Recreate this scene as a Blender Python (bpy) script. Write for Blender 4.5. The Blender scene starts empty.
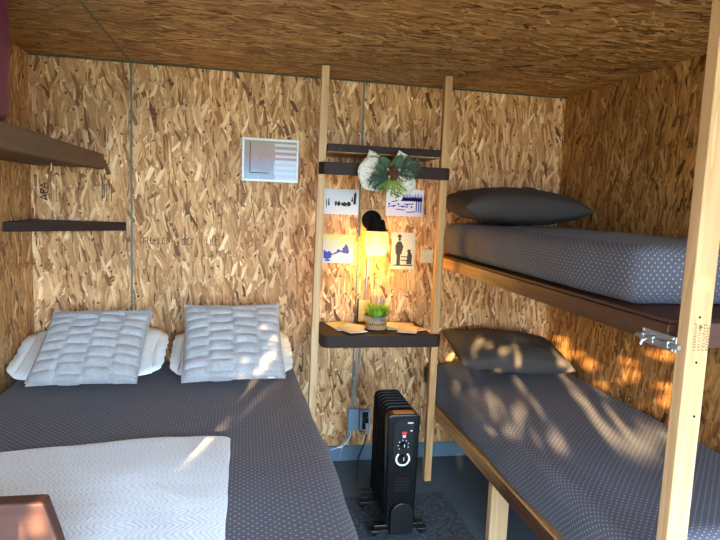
import bpy, bmesh, math, random
from mathutils import Vector, Matrix, noise as mnoise
S = bpy.context.scene
COL = S.collection
R = math.radians
random.seed(7)

# ------------------------------------------------------------------ camera
FPX = 582.4
yaw, pitch, roll = R(11.36), R(6.475), R(-2.352)
cy, sy, cp, sp = math.cos(yaw), math.sin(yaw), math.cos(pitch), math.sin(pitch)
fwd = Vector((sy*cp, cy*cp, -sp)); r0 = Vector((cy, -sy, 0)); d0 = fwd.cross(r0)
cr, sr = math.cos(roll), math.sin(roll)
right = cr*r0 + sr*d0; down = -sr*r0 + cr*d0
cam_d = bpy.data.cameras.new('camera'); cam = bpy.data.objects.new('camera', cam_d); COL.objects.link(cam)
m = Matrix.Identity(4)
for i in range(3):
    m[i][0] = right[i]; m[i][1] = -down[i]; m[i][2] = -fwd[i]
m[0][3], m[1][3], m[2][3] = 0, -3.184, 1.48
cam.matrix_world = m
cam_d.sensor_width = 36; cam_d.sensor_fit = 'HORIZONTAL'; cam_d.lens = FPX/720*36; cam_d.clip_start = .02
S.camera = cam

# ------------------------------------------------------------------ light
W = bpy.data.worlds.new('world'); S.world = W; W.use_nodes = True
bg = W.node_tree.nodes['Background']
bg.inputs[0].default_value = (.56, .78, 1.0, 1); bg.inputs[1].default_value = 10.0
SUN = Vector((.29, 1, -.167)).normalized()
sl = bpy.data.lights.new('sun', 'SUN'); sl.energy = 18; sl.angle = R(.18); sl.color = (1, .70, .34)
so = bpy.data.objects.new('sun', sl); COL.objects.link(so)
so.rotation_euler = SUN.to_track_quat('-Z', 'Y').to_euler(); so.location = (-3, -8, 4)
S.view_settings.view_transform = 'Standard'; S.view_settings.look = 'None'
S.view_settings.gamma = 1; S.view_settings.use_curve_mapping = False
S.view_settings.exposure = 1.5

# ------------------------------------------------------------------ helpers
def tag(o, label=None, cat=None, group=None, kind=None):
    if label: o['label'] = label
    if cat: o['category'] = cat
    if group: o['group'] = group
    if kind: o['kind'] = kind
    return o

def thing(name, label, cat, loc, group=None):
    o = bpy.data.objects.new(name, None); COL.objects.link(o); o.location = loc
    o.empty_display_size = .05
    return tag(o, label, cat, group)

def worldloc(o):
    v = Vector(o.location)
    while o.parent: o = o.parent; v += Vector(o.location)
    return v

class B:
    """collects shapes in world coordinates, links them as ONE mesh object"""
    def __init__(s): s.bm = bmesh.new(); s.uv = s.bm.loops.layers.uv.new('UVMap')
    def box(s, x0, x1, y0, y1, z0, z1, M=None, bev=0):
        vs = [s.bm.verts.new((x, y, z)) for z in (z0, z1) for y in (y0, y1) for x in (x0, x1)]
        fs = [s.bm.faces.new([vs[i] for i in f]) for f in ((0,2,3,1),(4,5,7,6),(0,1,5,4),(2,6,7,3),(0,4,6,2),(1,3,7,5))]
        if bev:
            es = list({e for f in fs for e in f.edges})
            r = bmesh.ops.bevel(s.bm, geom=es, offset=bev, segments=2, profile=.5, affect='EDGES')
            vs = list({v for v in vs if v.is_valid} | {v for f in r['faces'] for v in f.verts})
        if M is not None:
            for v in vs: v.co = M @ v.co
        return s
    def prism(s, pts, a, b, f):
        """outline pts (2D) swept from a to b; f(u,v,w) -> world"""
        n = len(pts)
        A = [s.bm.verts.new(f(p[0], p[1], a)) for p in pts]; Bv = [s.bm.verts.new(f(p[0], p[1], b)) for p in pts]
        s.bm.faces.new(A); s.bm.faces.new(Bv[::-1])
        for i in range(n):
            j = (i+1) % n; s.bm.faces.new([A[j], A[i], Bv[i], Bv[j]])
        return s
    def tube(s, pts, r, n=10, caps=True, closed=False):
        pts = [Vector(p) for p in pts]; rings = []; N = len(pts)
        rr = r if isinstance(r, (list, tuple)) else [r]*N
        prev = None
        for i, p in enumerate(pts):
            if closed: t = pts[(i+1) % N] - pts[i-1]
            else: t = pts[min(i+1, N-1)] - pts[max(i-1, 0)]
            t.normalize()
            if prev is None:
                u = t.orthogonal().normalized()
            else:
                u = (prev - t*prev.dot(t))
                u = u.normalized() if u.length > 1e-6 else t.orthogonal().normalized()
            prev = u; w = t.cross(u)
            rings.append([s.bm.verts.new(p + (u*math.cos(2*math.pi*k/n) + w*math.sin(2*math.pi*k/n))*rr[i]) for k in range(n)])
        for i in range(N if closed else N-1):
            a, b = rings[i], rings[(i+1) % N]
            for k in range(n):
                s.bm.faces.new([a[k], a[(k+1) % n], b[(k+1) % n], b[k]])
        if caps and not closed:
            s.bm.faces.new(rings[0][::-1]); s.bm.faces.new(rings[-1])
        return s
    def lathe(s, prof, M, n=28):
        """prof: (r,h) list, axis local z, matrix M"""
        rings = []
        for r, h in prof:
            if r < 1e-6: rings.append([s.bm.verts.new(M @ Vector((0, 0, h)))])
            else: rings.append([s.bm.verts.new(M @ Vector((r*math.cos(2*math.pi*k/n), r*math.sin(2*math.pi*k/n), h))) for k in range(n)])
        for a, b in zip(rings, rings[1:]):
            for k in range(n):
                k2 = (k+1) % n
                if len(a) == 1 and len(b) == 1: continue
                if len(a) == 1: s.bm.faces.new([a[0], b[k2], b[k]])
                elif len(b) == 1: s.bm.faces.new([a[k], a[k2], b[0]])
                else: s.bm.faces.new([a[k], a[k2], b[k2], b[k]])
        return s
    def quad(s, *pts):
        s.bm.faces.new([s.bm.verts.new(p) for p in pts]); return s
    def poly(s, pts): s.bm.faces.new([s.bm.verts.new(p) for p in pts]); return s
    def grid(s, fn, nu, nv, uvs=(1, 1), flip=False):
        V = [[s.bm.verts.new(fn(i/nu, j/nv)) for j in range(nv+1)] for i in range(nu+1)]
        for i in range(nu):
            for j in range(nv):
                q = [(i, j), (i+1, j), (i+1, j+1), (i, j+1)]
                if flip: q = q[::-1]
                f = s.bm.faces.new([V[a][b] for a, b in q])
                for l, (a, b) in zip(f.loops, q): l[s.uv].uv = (a/nu*uvs[0], b/nv*uvs[1])
        return V
    def build(s, name, mat, parent=None, smooth=False, bevel=0, merge=0, segs=2, recalc=True):
        if merge: bmesh.ops.remove_doubles(s.bm, verts=s.bm.verts, dist=merge)
        if recalc: bmesh.ops.recalc_face_normals(s.bm, faces=s.bm.faces)
        me = bpy.data.meshes.new(name); s.bm.to_mesh(me); s.bm.free()
        o = bpy.data.objects.new(name, me); COL.objects.link(o)
        vs = [v.co for v in me.vertices]
        lo = Vector([min(v[i] for v in vs) for i in range(3)]); hi = Vector([max(v[i] for v in vs) for i in range(3)])
        base = Vector(((lo.x+hi.x)/2, (lo.y+hi.y)/2, lo.z))
        me.transform(Matrix.Translation(-base))
        if parent: o.parent = parent; o.location = base - worldloc(parent)
        else: o.location = base
        me.materials.append(mat)
        if smooth:
            for p in me.polygons: p.use_smooth = True
            if smooth == 'auto':
                me.set_sharp_from_angle(angle=R(38))
        if bevel:
            b = o.modifiers.new('bevel', 'BEVEL'); b.width = bevel; b.segments = segs; b.limit_method = 'ANGLE'; b.angle_limit = R(40)
        return o

def frame_mat(c, xa, ya):
    x = Vector(xa).normalized(); y = Vector(ya); y = (y - x*y.dot(x)).normalized(); z = x.cross(y)
    M = Matrix.Identity(4)
    for i in range(3): M[i][0] = x[i]; M[i][1] = y[i]; M[i][2] = z[i]; M[i][3] = c[i]
    return M

def nz(x, y, z=0.0): return mnoise.noise(Vector((x, y, z)))
def sstep(a, b, x):
    t = max(0, min(1, (x-a)/(b-a))); return t*t*(3-2*t)

# ------------------------------------------------------------------ materials
class NT:
    def __init__(s, name):
        s.m = bpy.data.materials.new(name); s.m.use_nodes = True; s.t = s.m.node_tree; s.n = s.t.nodes
        s.bsdf = s.n['Principled BSDF']
    def new(s, typ, **kw):
        n = s.n.new(typ)
        for k, v in kw.items(): setattr(n, k, v)
        return n
    def link(s, a, b): s.t.links.new(a, b)
    def put(s, sock, v):
        if hasattr(v, 'node'): s.link(v, sock)
        else: sock.default_value = v
    def math(s, op, a, b=0.0, c=0.0):
        n = s.new('ShaderNodeMath', operation=op)
        for i, v in enumerate((a, b, c)):
            s.put(n.inputs[i], v)
        return n.outputs[0]
    def mix(s, f, a, b, blend='MIX'):
        n = s.new('ShaderNodeMix', data_type='RGBA', blend_type=blend)
        s.put(n.inputs[0], f)
        for i, v in ((6, a), (7, b)):
            if hasattr(v, 'node'): s.link(v, n.inputs[i])
            else: n.inputs[i].default_value = (*v, 1) if len(v) == 3 else v
        return n.outputs[2]
    def ramp(s, f, stops, interp='LINEAR'):
        n = s.new('ShaderNodeValToRGB'); n.color_ramp.interpolation = interp
        e = n.color_ramp.elements
        while len(e) < len(stops): e.new(.5)
        for el, (p, c) in zip(e, stops): el.position = p; el.color = (*c, 1)
        s.link(f, n.inputs[0]); return n.outputs[0]
    def noise(s, vec, scale, detail=2, rough=.5, dim='3D'):
        n = s.new('ShaderNodeTexNoise', noise_dimensions=dim)
        n.inputs['Scale'].default_value = scale; n.inputs['Detail'].default_value = detail; n.inputs['Roughness'].default_value = rough
        if vec is not None: s.link(vec, n.inputs['Vector'])
        return n.outputs[0]
    def mapping(s, vec, loc=(0,0,0), rot=(0,0,0), scale=(1,1,1), typ='POINT'):
        n = s.new('ShaderNodeMapping', vector_type=typ)
        n.inputs['Location'].default_value = loc; n.inputs['Rotation'].default_value = rot; n.inputs['Scale'].default_value = scale
        s.link(vec, n.inputs['Vector']); return n.outputs[0]
    def pos(s): return s.new('ShaderNodeNewGeometry').outputs['Position']
    def obj(s): return s.new('ShaderNodeTexCoord').outputs['Object']
    def uvc(s): return s.new('ShaderNodeTexCoord').outputs['UV']
    def bump(s, h, dist=.002, strength=1.0):
        n = s.new('ShaderNodeBump'); n.inputs['Distance'].default_value = dist; n.inputs['Strength'].default_value = strength
        s.link(h, n.inputs['Height']); s.link(n.outputs[0], s.bsdf.inputs['Normal'])
    def base(s, c, rough=.6, spec=.3, metal=0):
        b = s.bsdf
        if hasattr(c, 'node'): s.link(c, b.inputs['Base Color'])
        else: b.inputs['Base Color'].default_value = (*c, 1)
        s.put(b.inputs['Roughness'], rough); b.inputs['Specular IOR Level'].default_value = spec; b.inputs['Metallic'].default_value = metal
        return s

def lin(r, g, b):
    f = lambda c: (c/255/12.92) if c/255 <= .04045 else ((c/255+.055)/1.055)**2.4
    return (f(r), f(g), f(b))

def flat(name, rgb, rough=.6, spec=.3, metal=0, vary=.12, scale=40):
    t = NT(name); c = lin(*rgb)
    n = t.noise(t.obj(), scale, 3)
    t.base(t.mix(n, tuple(x*(1-vary) for x in c), tuple(min(1, x*(1+vary)) for x in c)), rough, spec, metal)
    return t.m

def osb(name, comps, seed, lean=0, tone=1.0, seams=(), tint=(1, 1, 1)):
    """strand board: overlapping stretched flakes; comps = (across, along) axes of world position"""
    t = NT(name); rnd = random.Random(seed)
    sep = t.new('ShaderNodeSeparateXYZ'); t.link(t.pos(), sep.inputs[0])
    comb = t.new('ShaderNodeCombineXYZ')
    t.link(sep.outputs[comps[0]], comb.inputs[0]); t.link(sep.outputs[comps[1]], comb.inputs[1])
    v0 = comb.outputs[0]
    wob = t.new('ShaderNodeTexNoise', noise_dimensions='2D'); wob.inputs['Scale'].default_value = 28; wob.inputs['Detail'].default_value = 3
    t.link(v0, wob.inputs['Vector'])
    sub = t.new('ShaderNodeVectorMath', operation='SUBTRACT'); t.link(wob.outputs[1], sub.inputs[0]); sub.inputs[1].default_value = (.5, .5, .5)
    mul = t.new('ShaderNodeVectorMath', operation='SCALE'); t.link(sub.outputs[0], mul.inputs[0]); mul.inputs['Scale'].default_value = .005
    add = t.new('ShaderNodeVectorMath', operation='ADD'); t.link(v0, add.inputs[0]); t.link(mul.outputs[0], add.inputs[1])
    vec = add.outputs[0]
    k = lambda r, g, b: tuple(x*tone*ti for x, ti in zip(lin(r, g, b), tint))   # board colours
    stops = [(0, k(120, 80, 48)), (.08, k(152, 108, 68)), (.3, k(180, 135, 92)), (.6, k(197, 153, 109)), (.9, k(213, 172, 130)), (1, k(230, 199, 160))]
    light = [(0, k(206, 168, 124)), (1, k(236, 210, 174))]; dark = [(0, k(84, 54, 30)), (1, k(150, 106, 66))]
    col = None; hgt = None
    layers = [(9, .05, .14, 0, 0), (-28, .032, .11, .55, 0), (22, .030, .11, .6, 0), (-9, .034, .13, .5, 0), (50, .022, .09, .76, 0), (4, .024, .12, .5, 0),
              (-52, .014, .07, .9, 2), (-18, .016, .09, .55, 0), (12, .009, .07, .93, 1), (-3, .013, .10, .5, 0), (6, .005, .07, .88, 2), (30, .010, .07, .95, 1), (-11, .010, .09, .6, 0), (-40, .008, .06, .95, 1), (17, .011, .09, .6, 0), (25, .014, .06, .94, 2), (2, .008, .09, .65, 0), (-24, .016, .07, .93, 1)]
    for i, (ang, w, l, p, kind) in enumerate(layers):
        a = R(ang + lean + rnd.uniform(-6, 6))
        wq = t.new('ShaderNodeTexNoise', noise_dimensions='2D'); wq.inputs['Scale'].default_value = 4.5; wq.inputs['Detail'].default_value = 1
        t.link(t.mapping(v0, (rnd.uniform(0, 50), rnd.uniform(0, 50), 0)), wq.inputs['Vector'])
        wm = t.new('ShaderNodeVectorMath', operation='MULTIPLY_ADD'); t.link(wq.outputs[1], wm.inputs[0]); wm.inputs[1].default_value = (.05, .05, 0); t.link(vec, wm.inputs[2])
        mv = t.mapping(wm.outputs[0], (rnd.uniform(0, 9), rnd.uniform(0, 9), 0), (0, 0, a), (w*1.6, l*1.45, 1), 'TEXTURE')
        vo = t.new('ShaderNodeTexVoronoi', voronoi_dimensions='2D', feature='F1', distance='CHEBYCHEV')
        vo.inputs['Scale'].default_value = 1; t.link(mv, vo.inputs['Vector'])
        sc = t.new('ShaderNodeSeparateColor'); t.link(vo.outputs['Color'], sc.inputs[0])
        gv = t.mapping(mv, scale=(5, .6, 1))
        g = t.noise(gv, 1.0, 3, .6, '2D')
        gg = t.math('ADD', sc.outputs[0], t.math('MULTIPLY_ADD', g, .8, -.4))
        c = t.ramp(gg, (stops, light, dark)[kind])
        mr = t.new('ShaderNodeMapRange'); t.link(vo.outputs['Distance'], mr.inputs[0])
        mr.inputs[1].default_value = .30; mr.inputs[2].default_value = .47; mr.inputs[3].default_value = 1; mr.inputs[4].default_value = .74
        c = t.mix(1.0, c, mr.outputs[0], 'MULTIPLY')  # darker rim paints a thin edge shadow round each flake
        if col is None: col = c; hgt = sc.outputs[1]
        else:
            f = t.math('MULTIPLY', t.math('LESS_THAN', vo.outputs['Distance'], .46), t.math('GREATER_THAN', sc.outputs[1], p))
            col = t.mix(f, col, c)
            n = t.new('ShaderNodeMix', data_type='FLOAT'); t.link(f, n.inputs[0]); t.link(hgt, n.inputs[2]); t.link(sc.outputs[2], n.inputs[3]); hgt = n.outputs[0]
    low = t.noise(v0, 2.2, 3, .55, '2D')
    col = t.mix(1.0, col, t.ramp(low, [(.3, (.84, .82, .80)), (.7, (1.1, 1.1, 1.1))]), 'MULTIPLY')
    # dark knots and voids
    vk = t.new('ShaderNodeTexVoronoi', voronoi_dimensions='2D'); vk.inputs['Scale'].default_value = 7
    t.link(vec, vk.inputs['Vector'])
    col = t.mix(t.math('MULTIPLY', t.math('LESS_THAN', vk.outputs['Distance'], .045), .8), col, lin(60, 38, 22))
    for ax, val, hw, c2 in seams:
        d = t.math('ABSOLUTE', t.math('SUBTRACT', sep.outputs[ax], val))
        nn = t.noise(t.pos(), 60, 3, .7)
        wv = t.math('MULTIPLY', nn, hw*2)
        f = t.math('LESS_THAN', d, wv)
        col = t.mix(f, col, lin(*c2))
    t.base(col, .55, .3)
    t.bump(hgt, .0012, .6)
    return t.m

def wood(name, c1, c2, axis=2, rough=.6, ring=1.0, spec=.3):
    t = NT(name); sc = [38, 38, 38]; sc[axis] = 2.2
    v = t.mapping(t.obj(), (random.uniform(0, 5), random.uniform(0, 5), random.uniform(0, 5)), scale=tuple(sc))
    a = t.noise(v, 1.0, 4, .6)
    sc2 = [9, 9, 9]; sc2[axis] = .55
    v2 = t.mapping(t.obj(), (random.uniform(0, 5), 0, random.uniform(0, 5)), scale=tuple(sc2))
    n2 = t.noise(v2, 1.0, 2, .5)
    rings = t.math('FRACT', t.math('MULTIPLY', n2, 9*ring))
    f = t.math('ADD', t.math('MULTIPLY', a, .65), t.math('MULTIPLY', rings, .35))
    t.base(t.ramp(f, [(.25, lin(*c1)), (.75, lin(*c2))]), rough, spec)
    t.bump(a, .0008, .5)
    return t.m

def stain(name, rgb, wear=(150, 120, 105), axis=0, rough=.55):
    t = NT(name); c = lin(*rgb)
    sc = [45, 45, 45]; sc[axis] = 4
    v = t.mapping(t.obj(), scale=tuple(sc)); n = t.noise(v, 1, 4, .6)
    col = t.mix(n, tuple(x*.65 for x in c), tuple(x*1.4 for x in c))
    w = t.noise(t.obj(), 38, 5, .7)
    col = t.mix(t.math('MULTIPLY', t.math('GREATER_THAN', w, .69), .55), col, lin(*wear))
    t.base(col, rough, .18); t.bump(n, .0008, .4)
    return t.m

def dotted(name, rgb=(85, 84, 95), dot=(146, 148, 166), pitch=.0165, r=.17):
    t = NT(name); uv = t.uvc()
    mv = t.mapping(uv, rot=(0, 0, R(45)), scale=(1/pitch, 1/pitch, 1), typ='POINT')
    mv = t.mapping(uv, (0, 0, 0), (0, 0, R(45)), (pitch, pitch, 1), 'TEXTURE')
    vo = t.new('ShaderNodeTexVoronoi', voronoi_dimensions='2D'); vo.inputs['Scale'].default_value = 1; vo.inputs['Randomness'].default_value = 0
    t.link(mv, vo.inputs['Vector'])
    f = t.math('LESS_THAN', vo.outputs['Distance'], r)
    n = t.noise(uv, 25, 4, .6)
    c = lin(*rgb)
    col = t.mix(n, tuple(x*.85 for x in c), tuple(x*1.15 for x in c))
    t.base(t.mix(f, col, lin(*dot)), .75, .2)
    t.bsdf.inputs['Sheen Weight'].default_value = .06
    t.bump(t.noise(uv, 14, 3, .5), .006, .35)
    return t.m

def fur(name, rgb, scale=160):
    t = NT(name); c = lin(*rgb)
    n = t.noise(t.obj(), scale, 4, .7); n2 = t.noise(t.obj(), 18, 3, .6)
    f = t.math('ADD', t.math('MULTIPLY', n, .6), t.math('MULTIPLY', n2, .4))
    t.base(t.ramp(f, [(.3, tuple(x*.68 for x in c)), (.7, tuple(min(1, x*1.22) for x in c))]), .9, .1)
    t.bsdf.inputs['Sheen Weight'].default_value = .3
    t.bump(n, .004, .8)
    return t.m

def quilted(name, rgb):
    t = NT(name); uv = t.uvc(); c = lin(*rgb)
    sep = t.new('ShaderNodeSeparateXYZ'); t.link(uv, sep.inputs[0])
    nn = t.noise(uv, 5, 1)
    w = t.math('MULTIPLY', t.math('SINE', t.math('MULTIPLY', t.math('ADD', sep.outputs[1], t.math('MULTIPLY', nn, .05)), 95)), .012)
    ph = t.math('MULTIPLY', t.math('ADD', t.math('ADD', sep.outputs[0], w), t.math('MULTIPLY', nn, .06)), 2*math.pi/.016)
    h = t.math('ABSOLUTE', t.math('SINE', t.math('MULTIPLY', ph, .5)))
    h = t.math('POWER', h, .45)
    big = t.noise(uv, 9, 3, .5)
    hh = t.math('ADD', h, t.math('MULTIPLY', big, 1.2))
    t.base(t.mix(h, tuple(x*.88 for x in c), c), .85, .15)
    t.bump(hh, .0035, .8)
    return t.m

M = {}
SEAM = (96, 108, 98)
M['osb_back'] = osb('strand_board_back', (0, 2), 1, 0, 1.06, [(0, -.572, .0055, SEAM), (0, .622, .005, SEAM)], (1.05, .97, .86))
M['osb_left'] = osb('strand_board_left', (1, 2), 2, 0, 1.0, (), (1, .92, .76))
M['osb_right'] = osb('strand_board_right', (1, 2), 3, 0, .68, [(1, -1.17, .006, (70, 74, 60))], (1.04, .84, .52))  # same board; the wall's dimmer, oranger lighting is put into its tone
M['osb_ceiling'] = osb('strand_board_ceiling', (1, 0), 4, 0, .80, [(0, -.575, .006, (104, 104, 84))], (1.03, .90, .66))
M['pine'] = wood('pine', (190, 150, 108), (214, 178, 136))
M['pine_warm'] = wood('pine_warm', (176, 130, 84), (204, 160, 110))
M['pine_x'] = wood('pine_x', (184, 138, 88), (214, 172, 118), 0)
M['stain_x'] = stain('brown_stain_x', (48, 34, 31), (110, 90, 82), axis=0)
M['stain_y'] = stain('brown_stain_y', (82, 54, 44), axis=1)
M['stain_left'] = stain('faded_brown_stain', (104, 80, 60), (150, 126, 104), axis=1)
M['stain_pale'] = stain('worn_brown_paint', (78, 52, 46), (140, 112, 104), 0)
M['blue'] = flat('blue_grey_paint', (96, 116, 134), .45, .4)
M['box_blue'] = flat('box_blue_paint', (136, 162, 186), .45, .4)
M['concrete'] = flat('painted_floor', (84, 98, 110), .6, .3, vary=.2, scale=6)
M['dots'] = dotted('dotted_charcoal_sheet')
M['grey_pillow'] = flat('charcoal_cotton', (76, 70, 68), .85, .15, vary=.08, scale=200)
M['white_quilt'] = quilted('white_quilting', (236, 241, 250))
M['sham'] = quilted('cream_quilting', (236, 236, 234))
M['fur'] = fur('grey_faux_fur', (176, 174, 176))
M['white'] = flat('white_cloth', (235, 235, 235), .7)
M['black'] = flat('black_enamel', (9, 9, 11), .3, .3, vary=.05)
M['black_plastic'] = flat('black_plastic', (13, 13, 15), .42, .3)
M['black_metal'] = flat('black_metal', (20, 19, 20), .75, .08)
M['steel'] = flat('galvanised_steel', (176, 180, 184), .38, .5, .85)
M['paper'] = flat('paper', (226, 228, 232), .6)
M['ink'] = flat('black_ink', (26, 26, 32), .6)
M['ink_blue'] = flat('blue_ink', (44, 62, 160), .6)
M['stamp'] = flat('faded_black_stamp', (84, 66, 50), .8)
M['stamp_dark'] = flat('black_stamp', (42, 32, 26), .8)
M['red'] = flat('red_plastic', (200, 40, 30), .4)
M['silver'] = flat('silver_print', (190, 192, 196), .5)

# ------------------------------------------------------------------ the setting
XL, XR, ZC = -1.045, 1.822, 2.14; YF = -4.0
OX0, OX1, OZ1 = -1.02, 1.66, 2.06          # open doorway in the front wall, behind the camera
def struct(b, name, mat, **k):
    o = b.build(name, mat, **k); o['kind'] = 'structure'; return o
wb = struct(B().box(XL-.1, XR+.1, 0, .05, .088, ZC), 'wall_back', M['osb_back'])
wl = struct(B().box(XL-.05, XL, YF, 0, 0, ZC), 'wall_left', M['osb_left'])
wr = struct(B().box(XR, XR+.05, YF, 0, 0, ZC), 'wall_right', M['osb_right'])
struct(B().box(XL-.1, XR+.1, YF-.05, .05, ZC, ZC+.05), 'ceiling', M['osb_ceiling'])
struct(B().box(XL-.1, XR+.1, YF-.05, .05, -.06, 0), 'floor', M['concrete'])
fw = B(); fw.box(XL-.1, OX0, YF-.05, YF, 0, ZC); fw.box(OX1, XR+.1, YF-.05, YF, 0, ZC); fw.box(OX0, OX1, YF-.05, YF, OZ1, ZC)
struct(fw, 'wall_front', M['osb_left'])
struct(B().box(XL, XR, -.012, .05, .0, .088), 'baseboard_back', M['blue'])
struct(B().box(XL, XR, -.006, 0, ZC-.007, ZC), 'trim_1', flat('dark_caulk', (70, 76, 66), .7))
struct(B().box(-30, 30, -45, YF-.06, -.3, -.2), 'ground', flat('dry_grass_ground', (122, 120, 92), .9, .1, vary=.4, scale=3))

# outdoors behind the camera: a tree whose crown breaks the low sun into dapples
def sunhit(p):
    """travel from p along the sun; first of right wall / back wall / mattress-height planes"""
    k = SUN/SUN.y
    return p + k*(-p.y), p
tree = thing('tree', 'leafy tree standing outside in front of the cabin door', 'tree', (-3.6, -12, -.2))
tb = B(); tb.tube([(-3.6, -12, -.2), (-3.55, -12.05, .9), (-3.65, -12, 2), (-3.6, -11.9, 3.2)], [.17, .13, .12, .06], 10)
tb.tube([(-3.6, -12, 1.6), (-4.3, -12.1, 2.6), (-4.7, -12, 3.5)], [.07, .05, .02], 8)
tb.tube([(-3.63, -12, 1.9), (-2.9, -11.9, 2.7), (-2.4, -12, 3.6)], [.06, .05, .02], 8)
tb.build('trunk', wood('bark', (70, 55, 44), (104, 86, 70)), tree, smooth=True)
rl = random.Random(11); fb = B()
K = SUN/SUN.y
def openness(p):
    """how thin the crown is: gaps on the line towards a spot at the bed heads"""
    q = p + K*(-.25 - p.y)       # where the ray reaches y=-.25
    g = 0.0
    a = q + K*(0)
    # gap towards the right-hand bunks
    xa = q.x; za = q.z
    if 1.10 < xa < 2.09 and .38 < za < .80 and not 1.54 < xa < 1.67: g = .78 if xa < 1.75 else 1.0
    if .05 < xa < .25 and .44 < za < .90: g = .66
    return g
ncount = 0
for _ in range(34000):
    x = rl.uniform(-5.0, -.5); y = rl.uniform(-12.7, -11.3); z = rl.uniform(1.5, 4.7)
    p = Vector((x, y, z))
    g = openness(p)
    if g > 0:
        cl = nz(x*19, z*25, 3.3)
        if rl.random() < g + cl*1.5: continue
    s = rl.uniform(.05, .11)
    u = Vector((rl.gauss(0, 1), rl.gauss(0, 1), rl.gauss(0, 1))).normalized(); v = u.orthogonal().normalized()
    w = u.cross(v)
    fb.poly([p - v*s, p + w*s*.42, p + v*s, p - w*s*.42])
fo = fb.build('foliage', flat('tree_leaves', (70, 96, 44), .6, .3, vary=.35, scale=2), tree, recalc=False)

# ------------------------------------------------------------------ text and marks
def text_mesh(name, body, size, Mx, mat, parent=None, ext=.0006, align='CENTER'):
    cu = bpy.data.curves.new(name+'_c', 'FONT'); cu.body = body; cu.size = size; cu.extrude = ext; cu.align_x = align; cu.align_y = 'CENTER'
    to = bpy.data.objects.new(name+'_t', cu); COL.objects.link(to)
    bpy.context.view_layer.update()
    me = bpy.data.meshes.new_from_object(to.evaluated_get(bpy.context.evaluated_depsgraph_get()))
    bpy.data.objects.remove(to); bpy.data.curves.remove(cu)
    me.name = name; me.transform(Mx)
    me.materials.clear(); me.materials.append(mat)
    o = bpy.data.objects.new(name, me); COL.objects.link(o)
    if parent:
        o.parent = parent; me.transform(Matrix.Translation(-worldloc(parent)))
    return o
def on_back(x, z, rot=0, y=-.0008):     # local x right, y up, facing the room
    return Matrix.Translation((x, y, z)) @ Matrix.Rotation(R(90), 4, 'X') @ Matrix.Rotation(R(rot), 4, 'Z')
def on_right(y, z, rot=0):
    return Matrix.Translation((XR-.0008, y, z)) @ Matrix.Rotation(R(-90), 4, 'Z') @ Matrix.Rotation(R(90), 4, 'X') @ Matrix.Rotation(R(rot), 4, 'Z')
text_mesh('grade_stamp', 'APA', .05, on_back(-.985, 1.478, 90), M['stamp_dark'], wb)
st = B()
for (x0, x1, z0, z1) in ((-1.028, -1.023, 1.42, 1.56), (-1.02, -1.017, 1.44, 1.55), (-.955, -.951, 1.43, 1.54)):
    st.box(x0, x1, -.0012, 0, z0, z1)
for k in range(9): st.box(-.93, -.925, -.0012, 0, 1.43+k*.012, 1.437+k*.012)
st.prism([(-.945, 1.555), (-.925, 1.575), (-.905, 1.555), (-.925, 1.565)], -.0012, 0, lambda a, b, w: (a, w, b))
for k in range(5): st.box(-.715+k*.011, -.711+k*.011, -.0012, 0, 1.44+(k % 2)*.02, 1.55-(k % 3)*.02)
st.build('grade_stamp', M['stamp'], wb)
st = B(); rs = random.Random(3); x = -.53
while x < -.15:
    w = rs.uniform(.006, .018)
    if rs.random() < .75:
        st.box(x, x+.004, -.0011, 0, 1.228, 1.262)
        if rs.random() < .6: st.box(x, x+w, -.0011, 0, 1.258, 1.262)
        if rs.random() < .5: st.box(x, x+w, -.0011, 0, 1.228, 1.232)
    x += w + .006
st.build('nail_line_print', M['stamp'], wb)
text_mesh('grade_stamp', 'S | G', .05, on_right(-.755, .60), M['stamp_dark'], wr)
text_mesh('grade_stamp', '| 6 |', .04, on_right(-.90, .585), M['stamp'], wr)

# ------------------------------------------------------------------ soft goods
def mattress(x0, x1, y0, y1, z0, z1, r, fn, step=.025):
    b = B(); bm = b.bm
    ax = [(x0, x1), (y0, y1), (z0, z1)]
    lo = Vector((x0+r, y0+r, z0+r)); hi = Vector((x1-r, y1-r, z1-r))
    def place(p):
        c = Vector([max(lo[i], min(hi[i], p[i])) for i in range(3)])
        d = p - c
        if d.length > 1e-9: p = c + d.normalized()*r
        return p
    def face(i, val, sgn):
        j, k = [(1, 2), (0, 2), (0, 1)][i]
        nj = max(4, int((ax[j][1]-ax[j][0])/step)); nk = max(4, int((ax[k][1]-ax[k][0])/step))
        V = {}
        for a in range(nj+1):
            for c in range(nk+1):
                p = Vector((0, 0, 0)); p[i] = val; p[j] = ax[j][0] + (ax[j][1]-ax[j][0])*a/nj; p[k] = ax[k][0] + (ax[k][1]-ax[k][0])*c/nk
                if i == 2: uv = (p.x, p.y)
                elif i == 0: uv = (p.x + sgn*(z1 - p.z), p.y)
                else: uv = (p.x, p.y + sgn*(z1 - p.z))
                V[a, c] = (bm.verts.new(fn(place(p))), uv)
        for a in range(nj):
            for c in range(nk):
                q = [V[a, c], V[a+1, c], V[a+1, c+1], V[a, c+1]]
                f = bm.faces.new([v[0] for v in q])
                for l, v in zip(f.loops, q): l[b.uv].uv = v[1]
    for i in range(3):
        face(i, ax[i][0], -1); face(i, ax[i][1], 1)
    return b

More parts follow.
